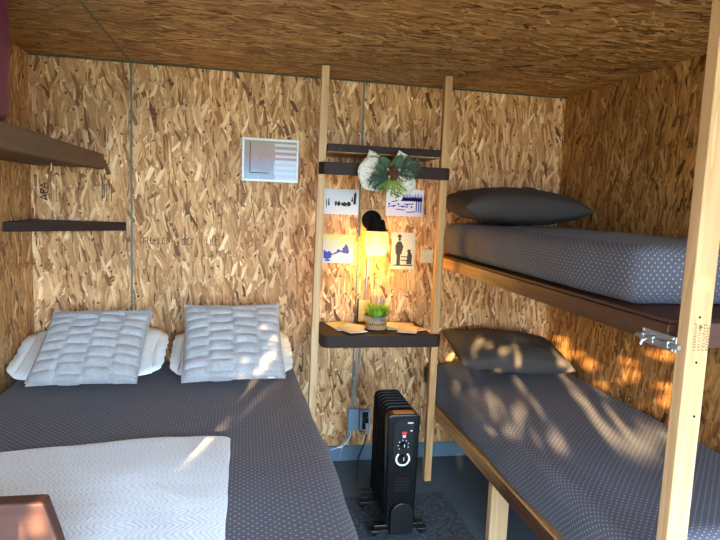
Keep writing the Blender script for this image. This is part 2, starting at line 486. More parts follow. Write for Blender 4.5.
def pillow(Mx, w, h, t, n=28, pinch=.06, power=.5, bump=None, uvscale=1, flat_back=1.0, seed=0):
    """knife-edged pillow: w across, h up, t thick; local z is the front"""
    b = B()
    def surf(sgn):
        def fn(a, c):
            u = a*2-1; v = c*2-1
            x = w/2*u*(1 - pinch*(1-v*v)); y = h/2*v*(1 - pinch*(1-u*u))
            k = max(0, (1-u*u)*(1-v*v))**power
            z = sgn*t/2*k*(1 if sgn > 0 else flat_back)
            z += .012*k*nz(u*2.3+seed, v*2.3, sgn*3+seed)
            if bump: 
                dx, dy, dz = bump(u, v, k, sgn); x += dx; y += dy; z += dz
            return Mx @ Vector((x, y, z))
        return fn
    b.grid(surf(1), n, n, (w*uvscale, h*uvscale))
    b.grid(surf(-1), n, n, (w*uvscale, h*uvscale), True)
    return b

# --- double bed on the left
bed = thing('bed', 'wide double bed in charcoal dotted sheet along the left wall', 'bed', (-.37, -.98, 0))
def bedfn(p):
    q = p.copy()
    if p.z > .56:
        q.z += .018*math.sin(max(0, min(1, (p.x+1.03)/1.32))*math.pi)*math.sin(max(0, min(1, (p.y+1.95)/1.9))*math.pi)
        q.z += .006*nz(p.x*3, p.y*3) + .003*nz(p.x*9, p.y*7, 4)
    e = sstep(.1, .28, p.x)
    q.x += e*(.03*sstep(-.05, -1.4, -abs(p.y)) + .010*nz(p.y*5, p.z*6) + .02*min(1, -p.y/1.5) - .012)
    return q
mattress(-1.035, .285, -1.93, -.02, .33, .625, .07, bedfn).build('mattress', M['dots'], bed, smooth=True, merge=.0005)
B().box(-1.03, .22, -1.92, -.03, .12, .32).build('bed_base', M['stain_y'], bed, bevel=.006)
for x in (-.98, .15):
    for y in (-1.85, -.12): B().box(x, x+.07, y, y+.07, 0, .12).build('leg', M['pine'], bed, bevel=.003)

def quad_mat(bl, br, tl, tr, off=0):
    bl, br, tl, tr = map(Vector, (bl, br, tl, tr))
    c = (bl+br+tl+tr)/4; x = (br-bl+tr-tl); y = (tl-bl+tr-br)
    M4 = frame_mat(c, x, y); w = ((br-bl).length+(tr-tl).length)/2; h = ((tl-bl).length+(tr-br).length)/2
    return M4 @ Matrix.Translation((0, 0, off)), w, h

def fur_bump(cols, rows, w, h):
    def f(u, v, k, sgn):
        cu = (u*.5+.5)*cols; ci = math.floor(cu); fu = cu-ci
        rv = (v*.5+.5)*rows + (.5 if ci % 2 else 0) + .12*nz(ci*3.1, v*2); fv = rv - math.floor(rv)
        e = min(1, k*4)
        puff = (math.sin(math.pi*fv)**.5)*(.35+.65*min(1, 6*min(fu, 1-fu)))
        jit = .0022*nz(u*40, v*40, sgn)
        return (0, -.006*e*puff, sgn*(.016*puff*e + jit*e) - sgn*.009)
    return f
for (q, lab) in (([(-.898, -.584, .672), (-.452, -.602, .672), (-.868, -.215, .90), (-.436, -.245, .922)], 'grey faux fur cushion without a tag, nearest the left wall'),
                 ([(-.267, -.587, .672), (.183, -.56, .672), (-.267, -.245, .94), (.181, -.225, .95)], 'grey faux fur cushion with a small white tag at its lower right corner')):
    Mx, w, h = quad_mat(q[0], q[1], q[2], q[3], .0)
    t = thing('fur_cushion', lab, 'cushion', ((q[0][0]+q[1][0])/2, q[0][1], .645), 'fur cushions on the double bed')
    pillow(Mx, w*1.03, h*1.02, .12, 110, .035, .42, fur_bump(4, 8, w, h), flat_back=.55).build('cover', M['fur'], t, smooth=True, merge=.0004)
    if q[0][0] > -.4:
        B().box(w*.33, w*.40, -h/2-.006, -h/2+.02, .004, .007, M=Mx).build('tag', M['white'], t)

# white shams with scalloped flanges
def sham(q, lab, seed):
    Mx, w, h = quad_mat(*q)
    t = thing('white_pillow', lab, 'pillow', ((q[0][0]+q[1][0])/2, -.28, .645), 'white pillows on the double bed')
    pillow(Mx, w-.07, h-.05, .10, 36, .03, .5, seed=seed).build('pillow_body', M['sham'], t, smooth=True, merge=.0004)
    b = B(); n = 160
    inner, outer, outer2 = [], [], []
    for i in range(n):
        a = 2*math.pi*i/n; ca, sa = math.cos(a), math.sin(a)
        e = 5.0; rr = (abs(ca)**e + abs(sa)**e)**(-1/e)
        sc = .007*abs(math.sin(a*13))
        x, y = ca*rr, sa*rr
        ln = math.hypot(x*w/2, y*h/2)
        k = (ln+sc)/ln
        wave = .006*math.sin(a*7+seed)
        outer.append(Vector((x*w/2*k, y*h/2*k, wave))); inner.append(Vector((x*(w/2-.06), y*(h/2-.055), 0)))
    for side in (.003, -.003):
        vi = [b.bm.verts.new(Mx @ (p+Vector((0, 0, side)))) for p in inner]; vo = [b.bm.verts.new(Mx @ (p+Vector((0, 0, side)))) for p in outer]
        for i in range(n):
            j = (i+1) % n; b.bm.faces.new([vi[i], vi[j], vo[j], vo[i]])
        if side > 0: keep = (vi, vo)
        else:
            for i in range(n):
                j = (i+1) % n
                b.bm.faces.new([keep[1][i], keep[1][j], vo[j], vo[i]]); b.bm.faces.new([keep[0][j], keep[0][i], vi[i], vi[j]])
    b.build('scalloped_edge', M['sham'], t, smooth=True)
sham([(-1.035, -.475, .657), (-.352, -.485, .662), (-1.02, -.085, .795), (-.385, -.085, .80)], 'white quilted pillow with scalloped edge in the corner by the left wall', 1)
sham([(-.338, -.48, .662), (.237, -.46, .660), (-.330, -.085, .79), (.245, -.085, .775)], 'white quilted pillow with scalloped edge behind the tagged fur cushion', 2)

# white quilt throw over the foot of the bed
def throw():
    b = B(); x0, x1, y0, y1, rc = -1.03, -.033, -1.94, -1.15, .035
    nu, nv = 90, 80
    def base(x, y):
        z = .6275 + .018*math.sin(max(0, min(1, (x+1.03)/1.32))*math.pi)*math.sin(max(0, min(1, (y+1.95)/1.9))*math.pi) + .006*nz(x*3, y*3) + .003*nz(x*9, y*7, 4)
        return z
    def top(h):
        def fn(a, c):
            x = x0+(x1-x0)*a; y = y0+(y1-y0)*c
            ye = y1 - .02*sstep(-.1, -1.0, x)*0 - .085*sstep(0, 1, (-.15-x)/.9) + .008*nz(x*6, 1.7)
            y = y0+(ye-y0)*c
            # round the corner
            dx = max(0, x-(x1-rc)); dy = max(0, y-(ye-rc))
            if dx > 0 and dy > 0:
                l = math.hypot(dx, dy); m = max(dx, dy)
                x = x1-rc+dx*m/l; y = ye-rc+dy*m/l
            x += .006*nz(y*7, 2.2)*a
            fold = .006*max(0, nz(x*4+y*3, x*2-y*4, 2))
            ed = min(1, min(a, 1)*1, (1-a)*25, (1-c)*25)
            return Vector((x, y, base(x, y) + (.002 if h == 0 else .006+.008*max(0, ed)**.5+fold*max(0, ed))))
        return fn
    b.grid(top(1), nu, nv, (1.0, .82)); b.grid(top(0), nu, nv, (1.0, .82), True)
    # rim
    V0 = [top(1)(1, j/nv) for j in range(nv+1)]; V1 = [top(0)(1, j/nv) for j in range(nv+1)]
    U0 = [top(1)(i/nu, 1) for i in range(nu+1)]; U1 = [top(0)(i/nu, 1) for i in range(nu+1)]
    for A_, B_ in ((V0, V1), (U0, U1)):
        for i in range(len(A_)-1): b.quad(A_[i], A_[i+1], B_[i+1], B_[i])
    return b
tag(throw().build('quilt', M['white_quilt'], smooth=True, merge=.0003), 'white wavy stitched quilt spread over the foot of the double bed', 'quilt')

# brown board end at the foot of the bed
fb_ = thing('bench_end', 'worn brown painted wooden board end standing in front of the white quilt', 'furniture', (-.7, -2.02, 0))
b = B()
b.prism([(-1.0, .0), (-.16, 0), (-.356, .79), (-.380, .869), (-1.0, .871)], -1.958, -2.0, lambda x, z, y: (x, y, z))
b.build('end_panel', M['stain_pale'], fb_, bevel=.006)
B().box(-.43, -.36, -1.957, -1.945, .3, .36).build('cleat', M['stain_pale'], fb_, bevel=.003)

# --- upper-left bunk with a purple bedroll
ub = thing('wall_bunk', 'brown painted bunk shelf fixed high on the left wall', 'bunk', (-.87, -1.0, 1.6))
B().prism([(-.01, 1.6), (-.01, 1.676), (-2.1, 1.676), (-2.1, 1.6)], -.738, -.70, lambda y, z, x: (x, y, z)).build('rail', M['stain_left'], ub, bevel=.004)
B().box(XL+.004, -.74, -2.1, -.01, 1.605, 1.63).build('platform', M['stain_y'], ub)
B().tube([(-.86, -.30, 1.606), (-.86, -.30, 1.585), (-.862, -.30, 1.57)], .0025, 6).build('hanging_thread', M['white'], ub)
pr = thing('bedroll', 'purple padded bedroll standing on the high left wall bunk', 'bedding', (-.88, -1.5, 1.632))
t = NT('purple_nylon'); n_ = t.noise(t.obj(), 5, 3)
t.base(t.mix(n_, lin(92, 38, 76), lin(126, 50, 78)), .45, .4); t.bump(t.noise(t.obj(), 12, 3), .01, .5)
def rollfn(p):
    q = p.copy(); q.x += .010*nz(p.y*6, p.z*7); q.y += .02*nz(p.x*5, p.z*5, 2); return q
mattress(-1.035, -.735, -1.95, -1.06, 1.68, 2.1, .055, rollfn, .03).build('cover', t.m, pr, smooth=True, merge=.0005)
mattress(-1.03, -.745, -1.94, -1.07, 1.633, 1.70, .03, rollfn, .03).build('trim', flat('navy_trim', (40, 42, 78), .6), pr, smooth=True, merge=.0005)

# corner shelf lower on the left
cs = B()
cs.prism([(-.596, -.004), (-1.041, -.372), (-1.041, -.004)], 1.294, 1.338, lambda x, y, z: (x, y, z))
tag(cs.build('corner_shelf', M['stain_x'], bevel=.002), 'narrow brown triangular corner shelf below the high left bunk', 'shelf')

# --- plank shelf unit between the beds
su = thing('shelf_unit', 'open shelf unit with two pine uprights and dark stained boards', 'shelf', (.68, -.29, 0))
def post(x0, x1, lean):
    return B().prism([(x0, 2.135), (x1, 2.135), (x1-lean, 0), (x0-lean, 0)], -.31, -.272, lambda x, z, y: (x, y, z))
post(.352, .388, .017).build('upright', M['pine'], su, bevel=.002)
post(.976, 1.014, -.004).build('upright', M['pine_warm'], su, bevel=.002)
b = B(); b.box(.3925, .974, -.30, -.003, 1.727, 1.731)
b.build('board_underside', M['pine_x'], su)
B().box(.392, .9745, -.305, -.003, 1.7312, 1.768).build('top_board', M['stain_x'], su, bevel=.003)
B().prism([(.349, -.3115), (.372, -.352), (1.0, -.352), (1.023, -.3115)], 1.617, 1.676, lambda x, y, z: (x, y, z)).build('shelf_board', M['stain_x'], su, bevel=.003)
B().prism([(.3905, -.003), (.3905, -.312), (.974, -.312), (.974, -.003)], 1.64, 1.662, lambda x, y, z: (x, y, z)).build('shelf_board', M['pine_x'], su, bevel=.002)
arc = lambda cx, cy_, r, a0, a1, n=8: [(cx+r*math.cos(R(a0+(a1-a0)*i/n)), cy_+r*math.sin(R(a0+(a1-a0)*i/n))) for i in range(n+1)]
desk_out = [(.3865, -.003)] + arc(.4265, -.315, .04, 180, 270) + arc(.985, -.322, .033, 270, 360) + [(1.018, -.311), (.973, -.311), (.973, -.003)]
B().prism(desk_out, .755, .818, lambda x, y, z: (x, y, z)).build('desk_board', M['stain_x'], su, bevel=.004)

# --- wall lamp
lamp = thing('wall_lamp', 'black wall lamp with frosted glass shade glowing yellow above the desk', 'lamp', (.70, -.03, 1.3))
B().box(.63, .757, -.014, -.0005, 1.30, 1.452).build('mounting_board', M['pine_x'], lamp, bevel=.002)
Mb = frame_mat(Vector((.69, -.014, 1.392)), (1, 0, 0), (0, 0, 1))
B().lathe([(0, 0), (.055, 0), (.055, .012), (.045, .022), (0, .026)], Mb, 32).build('base_plate', M['black_metal'], lamp, smooth='auto')
B().tube([(.69, -.035, 1.392), (.695, -.07, 1.395), (.70, -.105, 1.395), (.70, -.115, 1.385)], .016, 12).build('arm', M['black_metal'], lamp, smooth='auto')
Mt = Matrix.Translation((.70, -.115, 0))
B().lathe([(0, 1.402), (.036, 1.40), (.042, 1.39), (.050, 1.352), (.058, 1.343), (.058, 1.338), (0, 1.338)], Mt, 32).build('socket_cup', M['black_metal'], lamp, smooth='auto')
t = NT('frosted_glass_shade')
out = t.n['Material Output']; t.n.remove(t.bsdf)
vor = t.new('ShaderNodeTexVoronoi'); vor.inputs['Scale'].default_value = 95; t.link(t.obj(), vor.inputs['Vector'])
cc = t.ramp(vor.outputs['Distance'], [(.1, (1, .95, .72)), (.6, (1, .72, .28))])
tr = t.new('ShaderNodeBsdfTransparent'); tr.inputs[0].default_value = (1, .80, .42, 1)
tl = t.new('ShaderNodeBsdfTranslucent'); tl.inputs[0].default_value = (.35, .33, .25, 1)
em = t.new('ShaderNodeEmission'); t.link(cc, em.inputs[0]); em.inputs[1].default_value = .15
mx = t.new('ShaderNodeMixShader'); mx.inputs[0].default_value = .5; t.link(tr.outputs[0], mx.inputs[1]); t.link(tl.outputs[0], mx.inputs[2])
ad = t.new('ShaderNodeAddShader'); t.link(mx.outputs[0], ad.inputs[0]); t.link(em.outputs[0], ad.inputs[1])
t.link(ad.outputs[0], out.inputs[0])
sh = B().lathe([(.054, 1.337), (.062, 1.325), (.066, 1.30), (.065, 1.27), (.058, 1.235), (.048, 1.21), (.045, 1.207)], Mt, 36).build('glass_shade', t.m, lamp, smooth=True)
bulb = B().lathe([(0, 1.335), (.016, 1.33), (.016, 1.315), (.028, 1.29), (.030, 1.275), (.02, 1.252), (0, 1.245)], Mt, 20).build('bulb', None or flat('bulb_glass', (255, 240, 210), .3), lamp, smooth=True)
bm_ = bulb.data.materials[0]; nb = bm_.node_tree.nodes['Principled BSDF']
nb.inputs['Emission Color'].default_value = (1, .75, .35, 1); nb.inputs['Emission Strength'].default_value = .6
pl = bpy.data.lights.new('bulb_light', 'POINT'); pl.energy = 3.4; pl.color = (1, .60, .08); pl.shadow_soft_size = .03
po = bpy.data.objects.new('bulb_light', pl); COL.objects.link(po); po.location = (.70, -.115, 1.228)

# lamp cord / conduit
tag(B().tube([(.686, -.009, 1.298), (.684, -.007, 1.2), (.676, -.007, 1.0), (.672, -.007, .826)], .006, 8).build('lamp_conduit', M['steel'], smooth=True), 'thin grey metal conduit running down the wall under the lamp', 'conduit')

# --- pictures
def paper_sheet(name, lab, cat, x0, x1, z0, z1, mat, skew=0, y=-.003, group=None):
    t = thing(name, lab, cat, ((x0+x1)/2, y, z0), group)
    B().prism([(x0, z0), (x1, z0+skew), (x1, z1+skew), (x0, z1)], y, y+.0022, lambda a, b, w: (a, w, b)).build('paper', mat, t)
    return t
def ink(parent, polys, mat, name='drawing', y=-.0036):
    for p in polys: B().prism(p, y, y+.0005, lambda a, c, w: (a, w, c)).build(name, mat, parent)
def blob(cx, cz, rx, rz, seed, n=14):
    rg = random.Random(seed)
    return [(cx+math.cos(2*math.pi*i/n)*rx*rg.uniform(.65, 1.15), cz+math.sin(2*math.pi*i/n)*rz*rg.uniform(.65, 1.15)) for i in range(n)]
def two_tone(name, c1, c2, axis=2, lo=0, hi=1, c3=None):
    t = NT(name); sep = t.new('ShaderNodeSeparateXYZ'); t.link(t.obj(), sep.inputs[0])
    n = t.noise(t.obj(), 22, 3, .6)
    v = t.math('ADD', sep.outputs[axis], t.math('MULTIPLY_ADD', n, .06, -.03))
    mr = t.new('ShaderNodeMapRange'); t.link(v, mr.inputs[0]); mr.inputs[1].default_value = lo; mr.inputs[2].default_value = hi
    st = [(0, lin(*c1)), (1, lin(*c2))] if not c3 else [(0, lin(*c1)), (.5, lin(*c3)), (1, lin(*c2))]
    t.base(t.ramp(mr.outputs[0], st), .5, .35); return t.m
p1 = paper_sheet('picture', 'pale picture of black winter figures pinned highest beside the left upright', 'picture', .421, .616, 1.418, 1.556, two_tone('pale_winter_print', (204, 210, 222), (188, 204, 222), 2, .02, .12), 0, group='pictures around the wall lamp')
ink(p1, [[(.585, 1.475), (.60, 1.475), (.603, 1.53), (.597, 1.545), (.588, 1.53)], [(.572, 1.49), (.585, 1.49), (.58, 1.52)], blob(.56, 1.477, .014, .014, 2), blob(.535, 1.475, .018, .012, 3), blob(.505, 1.478, .012, .014, 4), blob(.488, 1.476, .007, .016, 5), [(.53, 1.463), (.565, 1.463), (.565, 1.467), (.53, 1.467)], [(.445, 1.465), (.455, 1.465), (.452, 1.505), (.447, 1.505)], blob(.437, 1.48, .003, .03, 9)], M['ink'])
p2 = paper_sheet('picture', 'white picture of a blue snowy wood pinned beside the right upright', 'picture', .772, .99, 1.421, 1.57, two_tone('lilac_snow_print', (206, 200, 222), (226, 228, 238), 2, .02, .14), 0, group='pictures around the wall lamp')
polys = [[(.855+.0, 1.505), (.978, 1.505), (.978, 1.528), (.955, 1.525), (.93, 1.53), (.9, 1.522), (.87, 1.526)]]
rg = random.Random(5)
for k in range(13): x = .868+k*.009; polys.append([(x-.005, 1.51), (x+.005, 1.51), (x, 1.54+rg.uniform(0, .02))])
for k in range(3): x = .945+k*.013; polys.append([(x, 1.445), (x+.006, 1.445), (x+.006, 1.52), (x, 1.52)])
for (x0, z0, x1, z1) in ((.782, 1.468, .83, 1.478), (.83, 1.456, .88, 1.452), (.845, 1.474, .9, 1.47), (.80, 1.495, .84, 1.505), (.875, 1.485, .93, 1.488), (.89, 1.44, .94, 1.445)):
    polys.append([(x0, z0), (x1, z1), (x1, z1+.006), (x0, z0+.005)])
for i in range(6): polys.append(blob(.79+i*.026, 1.487-(i % 2)*.012, .006, .008, 40+i, 8))
ink(p2, polys, M['ink_blue'])
ink(p2, [[(.783, 1.555), (.79, 1.552), (.84, 1.525), (.85, 1.53), (.838, 1.54)], blob(.835, 1.53, .012, .006, 77)], M['ink'], 'drawing', -.0041)
p3 = paper_sheet('picture', 'blue and yellow picture pinned low beside the left upright', 'picture', .425, .597, 1.148, 1.308, two_tone('yellow_blue_print', (176, 184, 206), (186, 180, 104), 2, .05, .16), 0, group='pictures around the wall lamp')
ink(p3, [[(.43, 1.175), (.45, 1.168), (.472, 1.178), (.478, 1.2), (.462, 1.215), (.447, 1.208), (.435, 1.222), (.43, 1.21)], [(.535, 1.205), (.57, 1.2), (.574, 1.215), (.565, 1.245), (.552, 1.258), (.545, 1.24), (.535, 1.232)], [(.50, 1.215), (.537, 1.208), (.537, 1.216), (.51, 1.226)], blob(.455, 1.163, .018, .006, 3), [(.47, 1.19), (.50, 1.2), (.52, 1.21), (.515, 1.216), (.49, 1.206)]], M['ink_blue'])
p4 = paper_sheet('picture', 'black and white picture of a standing figure in a hat beside an animal', 'picture', .816, .95, 1.122, 1.329, flat('cream_print', (186, 184, 172), .6, vary=.1, scale=30), 0, group='pictures around the wall lamp')
ink(p4, [[(.846, 1.147), (.868, 1.147), (.868, 1.205), (.846, 1.205)], [(.84, 1.205), (.874, 1.205), (.884, 1.25), (.87, 1.278), (.85, 1.278), (.836, 1.255)], blob(.86, 1.293, .010, .014, 8), [(.842, 1.302), (.878, 1.302), (.872, 1.307), (.866, 1.318), (.852, 1.318), (.848, 1.307)], [(.905, 1.15), (.935, 1.15), (.938, 1.2), (.925, 1.225), (.912, 1.222), (.908, 1.19)], blob(.918, 1.226, .012, .009, 11), [(.826, 1.14), (.942, 1.14), (.942, 1.147), (.826, 1.147)], [(.872, 1.19), (.908, 1.188), (.908, 1.194), (.872, 1.196)], [(.872, 1.17), (.908, 1.168), (.908, 1.174), (.872, 1.176)]], flat('grey_ink', (52, 50, 52), .6))
tg = thing('paper_tag', 'small pale crumpled tag on the wall beside the right upright', 'paper', (1.02, -.004, 1.16))
b = B()
b.grid(lambda a, c: Vector((.992+a*.07, -.006-.006*abs(nz(a*4, c*4, 3)), 1.16+c*.075)), 10, 10)
b.grid(lambda a, c: Vector((.992+a*.07, -.002, 1.16+c*.075)), 10, 10, flip=True)
b.build('tag_sheet', flat('crumpled_paper', (196, 190, 168), .5, vary=.2), tg, smooth=False)
# framed print, pale blue glare painted into its colours
fr = thing('framed_print', 'faded pink print with painted blue glare in clear plastic on the wall above the bed', 'picture', (.128, -.01, 1.577))
t = NT('faded_print_glare'); sep = t.new('ShaderNodeSeparateXYZ'); t.link(t.obj(), sep.inputs[0])
n_ = t.noise(t.obj(), 14, 3, .6)
c1 = t.ramp(t.math('ADD', sep.outputs[2], t.math('MULTIPLY_ADD', n_, .05, -.02)), [(.0, lin(150, 172, 200)), (.07, lin(138, 140, 164)), (.13, lin(158, 118, 114)), (.19, lin(150, 128, 104))])
rowm = t.math('LESS_THAN', t.math('FRACT', t.math('MULTIPLY', sep.outputs[2], 34)), .45)
rx = t.math('GREATER_THAN', t.math('ADD', sep.outputs[0], t.math('MULTIPLY_ADD', n_, .06, -.03)), .022)
col = t.mix(t.math('MULTIPLY', t.math('MULTIPLY', rowm, rx), .5), c1, lin(226, 232, 242))  # pale rows paint the white glare on the plastic
glare_low = t.math('MULTIPLY', rx, t.math('LESS_THAN', sep.outputs[2], .105))
col = t.mix(t.math('MULTIPLY', glare_low, .7), col, lin(190, 208, 232))  # lower right: reflected outdoor light painted pale blue
spk = t.math('GREATER_THAN', t.noise(t.obj(), 90, 2), .72)
col = t.mix(t.math('MULTIPLY', spk, .5), col, lin(230, 235, 240))
t.base(col, .3, .3); t.bump(t.noise(t.obj(), 20, 2), .003, .5)
B().box(-.008, .265, -.009, -.002, 1.588, 1.792).build('print', t.m, fr)
B().box(.02, .024, -.0096, -.0088, 1.62, 1.78).box(.02, .12, -.0096, -.0088, 1.62, 1.624).build('print_line', M['ink'], fr)
b = B()
for (x0, x1, z0, z1) in ((-.02, .277, 1.577, 1.590), (-.02, .277, 1.790, 1.803), (-.02, -.008, 1.59, 1.79), (.265, .277, 1.59, 1.79)): b.box(x0, x1, -.013, -.001, z0, z1)
t2 = flat('clear_plastic_edge', (206, 216, 224), .2, .6, vary=.15)
b.build('frame', t2, fr, bevel=.003)

# --- wreath on the shelf front
wr_ = thing('wreath_spray', 'pine spray with cone and pale ribbon bow hung on the shelf front', 'decoration', (.68, -.37, 1.6))
t = NT('printed_ribbon'); v = t.noise(t.obj(), 120, 2)
t.base(t.mix(t.math('GREATER_THAN', v, .6), lin(222, 214, 204), lin(140, 130, 122)), .8, .1); ribm = t.m
def ribbon(pts, wdt, name='ribbon_loop'):
    b = B(); P = [Vector(p) for p in pts]
    def fn(a, c):
        f = a*(len(P)-1); i = min(int(f), len(P)-2); k = f-i
        p0 = P[max(i-1, 0)]; p1 = P[i]; p2 = P[i+1]; p3 = P[min(i+2, len(P)-1)]
        p = .5*((2*p1)+(p2-p0)*k+(2*p0-5*p1+4*p2-p3)*k*k+(3*p1-p0-3*p2+p3)*k**3)
        tn = (p2-p1).normalized(); side = tn.cross(Vector((0, -1, .25))).normalized()
        return p + side*wdt*(c-.5) + Vector((0, -.004*math.sin(c*math.pi*3), 0))
    b.grid(fn, 24, 6); o = b.build(name, ribm, wr_, smooth=True)
    sm = o.modifiers.new('thick', 'SOLIDIFY'); sm.thickness = .0015
ribbon([(.675, -.375, 1.645), (.62, -.385, 1.70), (.575, -.40, 1.715)], .055, 'ribbon_tail')
ribbon([(.70, -.375, 1.65), (.735, -.385, 1.70), (.752, -.395, 1.735)], .05, 'ribbon_tail')
ribbon([(.68, -.38, 1.64), (.62, -.40, 1.68), (.575, -.415, 1.66), (.565, -.42, 1.61), (.60, -.41, 1.575), (.65, -.39, 1.60), (.68, -.38, 1.63)], .08)
ribbon([(.675, -.385, 1.64), (.63, -.40, 1.655), (.60, -.405, 1.63), (.615, -.40, 1.60), (.67, -.385, 1.625)], .05)
ribbon([(.69, -.38, 1.63), (.74, -.40, 1.645), (.785, -.41, 1.61), (.775, -.41, 1.565), (.73, -.40, 1.57), (.69, -.38, 1.62)], .065)
leafm = flat('dark_green_leaf', (62, 84, 58), .55, vary=.3); ferm = flat('lime_fern', (132, 156, 62), .6, vary=.3); pinm = flat('pine_needles', (66, 88, 76), .7, vary=.3)
def leaf(c, ang, L, Wd, tilt=.3):
    b = B(); ca, sa = math.cos(R(ang)), math.sin(R(ang))
    def fn(a, k):
        w = Wd*math.sin(math.pi*min(1, a*.94+.03))**.8*(k-.5); l = L*a
        return Vector((c[0]+ca*l-sa*w, c[1]-.02*math.sin(a*2)-.3*abs(w), c[2]+sa*l+ca*w))
    b.grid(fn, 12, 6); o = b.build('leaf', leafm, wr_, smooth=True)
    o.modifiers.new('thick', 'SOLIDIFY').thickness = .001
leaf((.67, -.40, 1.645), 122, .075, .062); leaf((.70, -.40, 1.645), 65, .085, .055); leaf((.665, -.405, 1.64), 160, .06, .05)
rg = random.Random(21)
def sprig(c, ang, L, mat, n=64, nl=.036, name='pine_sprig'):
    b = B(); ca, sa = math.cos(R(ang)), math.sin(R(ang))
    b.tube([c, (c[0]+ca*L, c[1]-.015, c[2]+sa*L-.006)], .0018, 5)
    for i in range(n):
        a = i/n*1.0
        p = Vector((c[0]+ca*L*a, c[1]-.015*a, c[2]+sa*L*a-.006*a))
        an = R(ang + rg.choice((-1, 1))*rg.uniform(15, 60)); l = nl*rg.uniform(.7, 1.1)
        d = Vector((math.cos(an)*l, rg.uniform(-.7, .2)*l, math.sin(an)*l))
        u = d.cross(Vector((0, 1, .1))).normalized()*.0021
        b.poly([p-u, p+u, p+d]); b.poly([p+Vector((0, -.002, 0)), p+Vector((0, .001, 0)), p+d])
    b.build(name, mat, wr_, recalc=False)
for ang, L in ((200, .095), (222, .09), (180, .08), (245, .07)): sprig((.675, -.41, 1.625), ang, L, pinm)
for ang, L in ((32, .13), (15, .125), (50, .10), (-5, .09)): sprig((.71, -.41, 1.635), ang, L, pinm)
for ang, L in ((-60, .085), (-78, .09), (-40, .085), (-120, .07), (-95, .08), (-150, .085), (-135, .08)): sprig((.70, -.415, 1.61), ang, L, ferm, 30, .022, 'fern_sprig')
conem = flat('pine_cone_brown', (112, 70, 50), .6, vary=.3)
b = B(); Mc = frame_mat(Vector((.70, -.42, 1.628)), (1, 0, 0), (0, .35, 1))
for ring in range(8):
    h = -.032+ring*.009; rr = .022*math.sin(math.pi*(ring+1)/9.5)**.7
    for k in range(9):
        a = 2*math.pi*(k+.5*(ring % 2))/9
        d = Vector((math.cos(a), math.sin(a), 0)); s_ = Vector((-math.sin(a), math.cos(a), 0))
        p = d*rr*.4 + Vector((0, 0, 1))*0
        c0 = Vector((0, 0, h))
        pts = [c0+d*rr*.3-s_*.004, c0+d*rr*.3+s_*.004, c0+d*(rr+.006)+s_*.006+Vector((0, 0, .005)), c0+d*(rr+.009)+Vector((0, 0, .007)), c0+d*(rr+.006)-s_*.006+Vector((0, 0, .005))]
        # local y is up in Mc, so swap
        b.poly([Mc @ Vector((q.x, q.z, q.y)) for q in pts])
b.lathe([(0, -.03), (.014, -.02), (.017, 0), (.012, .025), (0, .04)], Mc @ Matrix.Rotation(R(-90), 4, 'X'), 12)
b.build('pine_cone', conem, wr_, recalc=False)
for (x, z) in ((.676, 1.615), (.725, 1.65), (.668, 1.65), (.72, 1.6)):
    B().lathe([(0, -.007), (.005, -.005), (.007, 0), (.005, .005), (0, .007)], Matrix.Translation((x, -.435, z)), 10).build('berry', flat('frosted_berry', (176, 180, 190), .5), wr_, smooth=True)

# --- desk things
pt = thing('potted_plant', 'small artificial lavender plant in a burlap wrapped tin pot on the desk', 'plant', (.70, -.195, .8185))
Mp = Matrix.Translation((.70, -.195, 0))
B().lathe([(0, .8195), (.050, .8195), (.054, .822), (.060, .868), (.055, .868), (.05, .84), (0, .84)], Mp, 32).build('pot', flat('burlap', (176, 140, 98), .9, vary=.25, scale=160), pt, smooth='auto')
B().lathe([(.0605, .866), (.063, .868), (.066, .892), (.068, .895), (.064, .895), (.060, .868)], Mp, 32).build('rim', M['steel'], pt, smooth='auto')
b = B(); b.lathe([(0, .885), (.05, .887), (.06, .88)], Mp, 20); b.build('moss', flat('moss', (90, 120, 40), .9), pt, smooth=True)
b = B()
for i in range(9):
    a0 = R(-150+i*13); rr = .0592
    for k in range(2):
        a = a0+k*.05
        p = Vector((.70+rr*math.cos(a), -.195+rr*math.sin(a), .846+(.004 if (i+k) % 3 else .009)))
        b.box(-.0018, .0018, -.0006, .0006, -.005, .005, M=Matrix.Translation(p) @ Matrix.Rotation(a+R(90), 4, 'Z'))
b.build('lettering', M['ink'], pt)
grass = flat('lime_leaves', (134, 176, 54), .55, vary=.35, scale=60); b = B(); rg = random.Random(4)
for i in range(170):
    a = rg.uniform(0, 2*math.pi); r0_ = .05*math.sqrt(rg.random()); r1 = r0_*1.2+rg.uniform(.0, .035)
    p = Vector((.70+r0_*math.cos(a), -.195+r0_*math.sin(a), .887)); h = rg.uniform(.035, .075)
    q = Vector((.70+r1*math.cos(a), -.195+r1*math.sin(a), .887+h)); s_ = Vector((-math.sin(a), math.cos(a), 0))*rg.uniform(.003, .006)
    mid = (p+q)/2 + Vector((math.cos(a), math.sin(a), 0))*-.004
    b.poly([p-s_*.4, p+s_*.4, mid+s_, mid-s_]); b.poly([mid-s_, mid+s_, q])
b.build('foliage', grass, pt, recalc=False)
lav = flat('lavender_bud', (176, 158, 168), .8, vary=.25)
for i in range(10):
    a = rg.uniform(0, 2*math.pi); rr = .052*math.sqrt(rg.random())
    x, y = .70+rr*math.cos(a), -.195+rr*math.sin(a); zz = rg.uniform(.972, .992)
    st_ = B().tube([(x*.9+.07, y*.9-.0195, .887), (x, y, zz-.02)], .0012, 5).build('stem', grass, pt)
    b = B()
    for k in range(4): b.lathe([(0, -.006), (.004, -.002), (.0045, .001), (0, .006)], Matrix.Translation((x+rg.uniform(-.001, .001), y, zz-.018+k*.008)), 7)
    b.build('flower_spike', lav, pt, smooth=True)
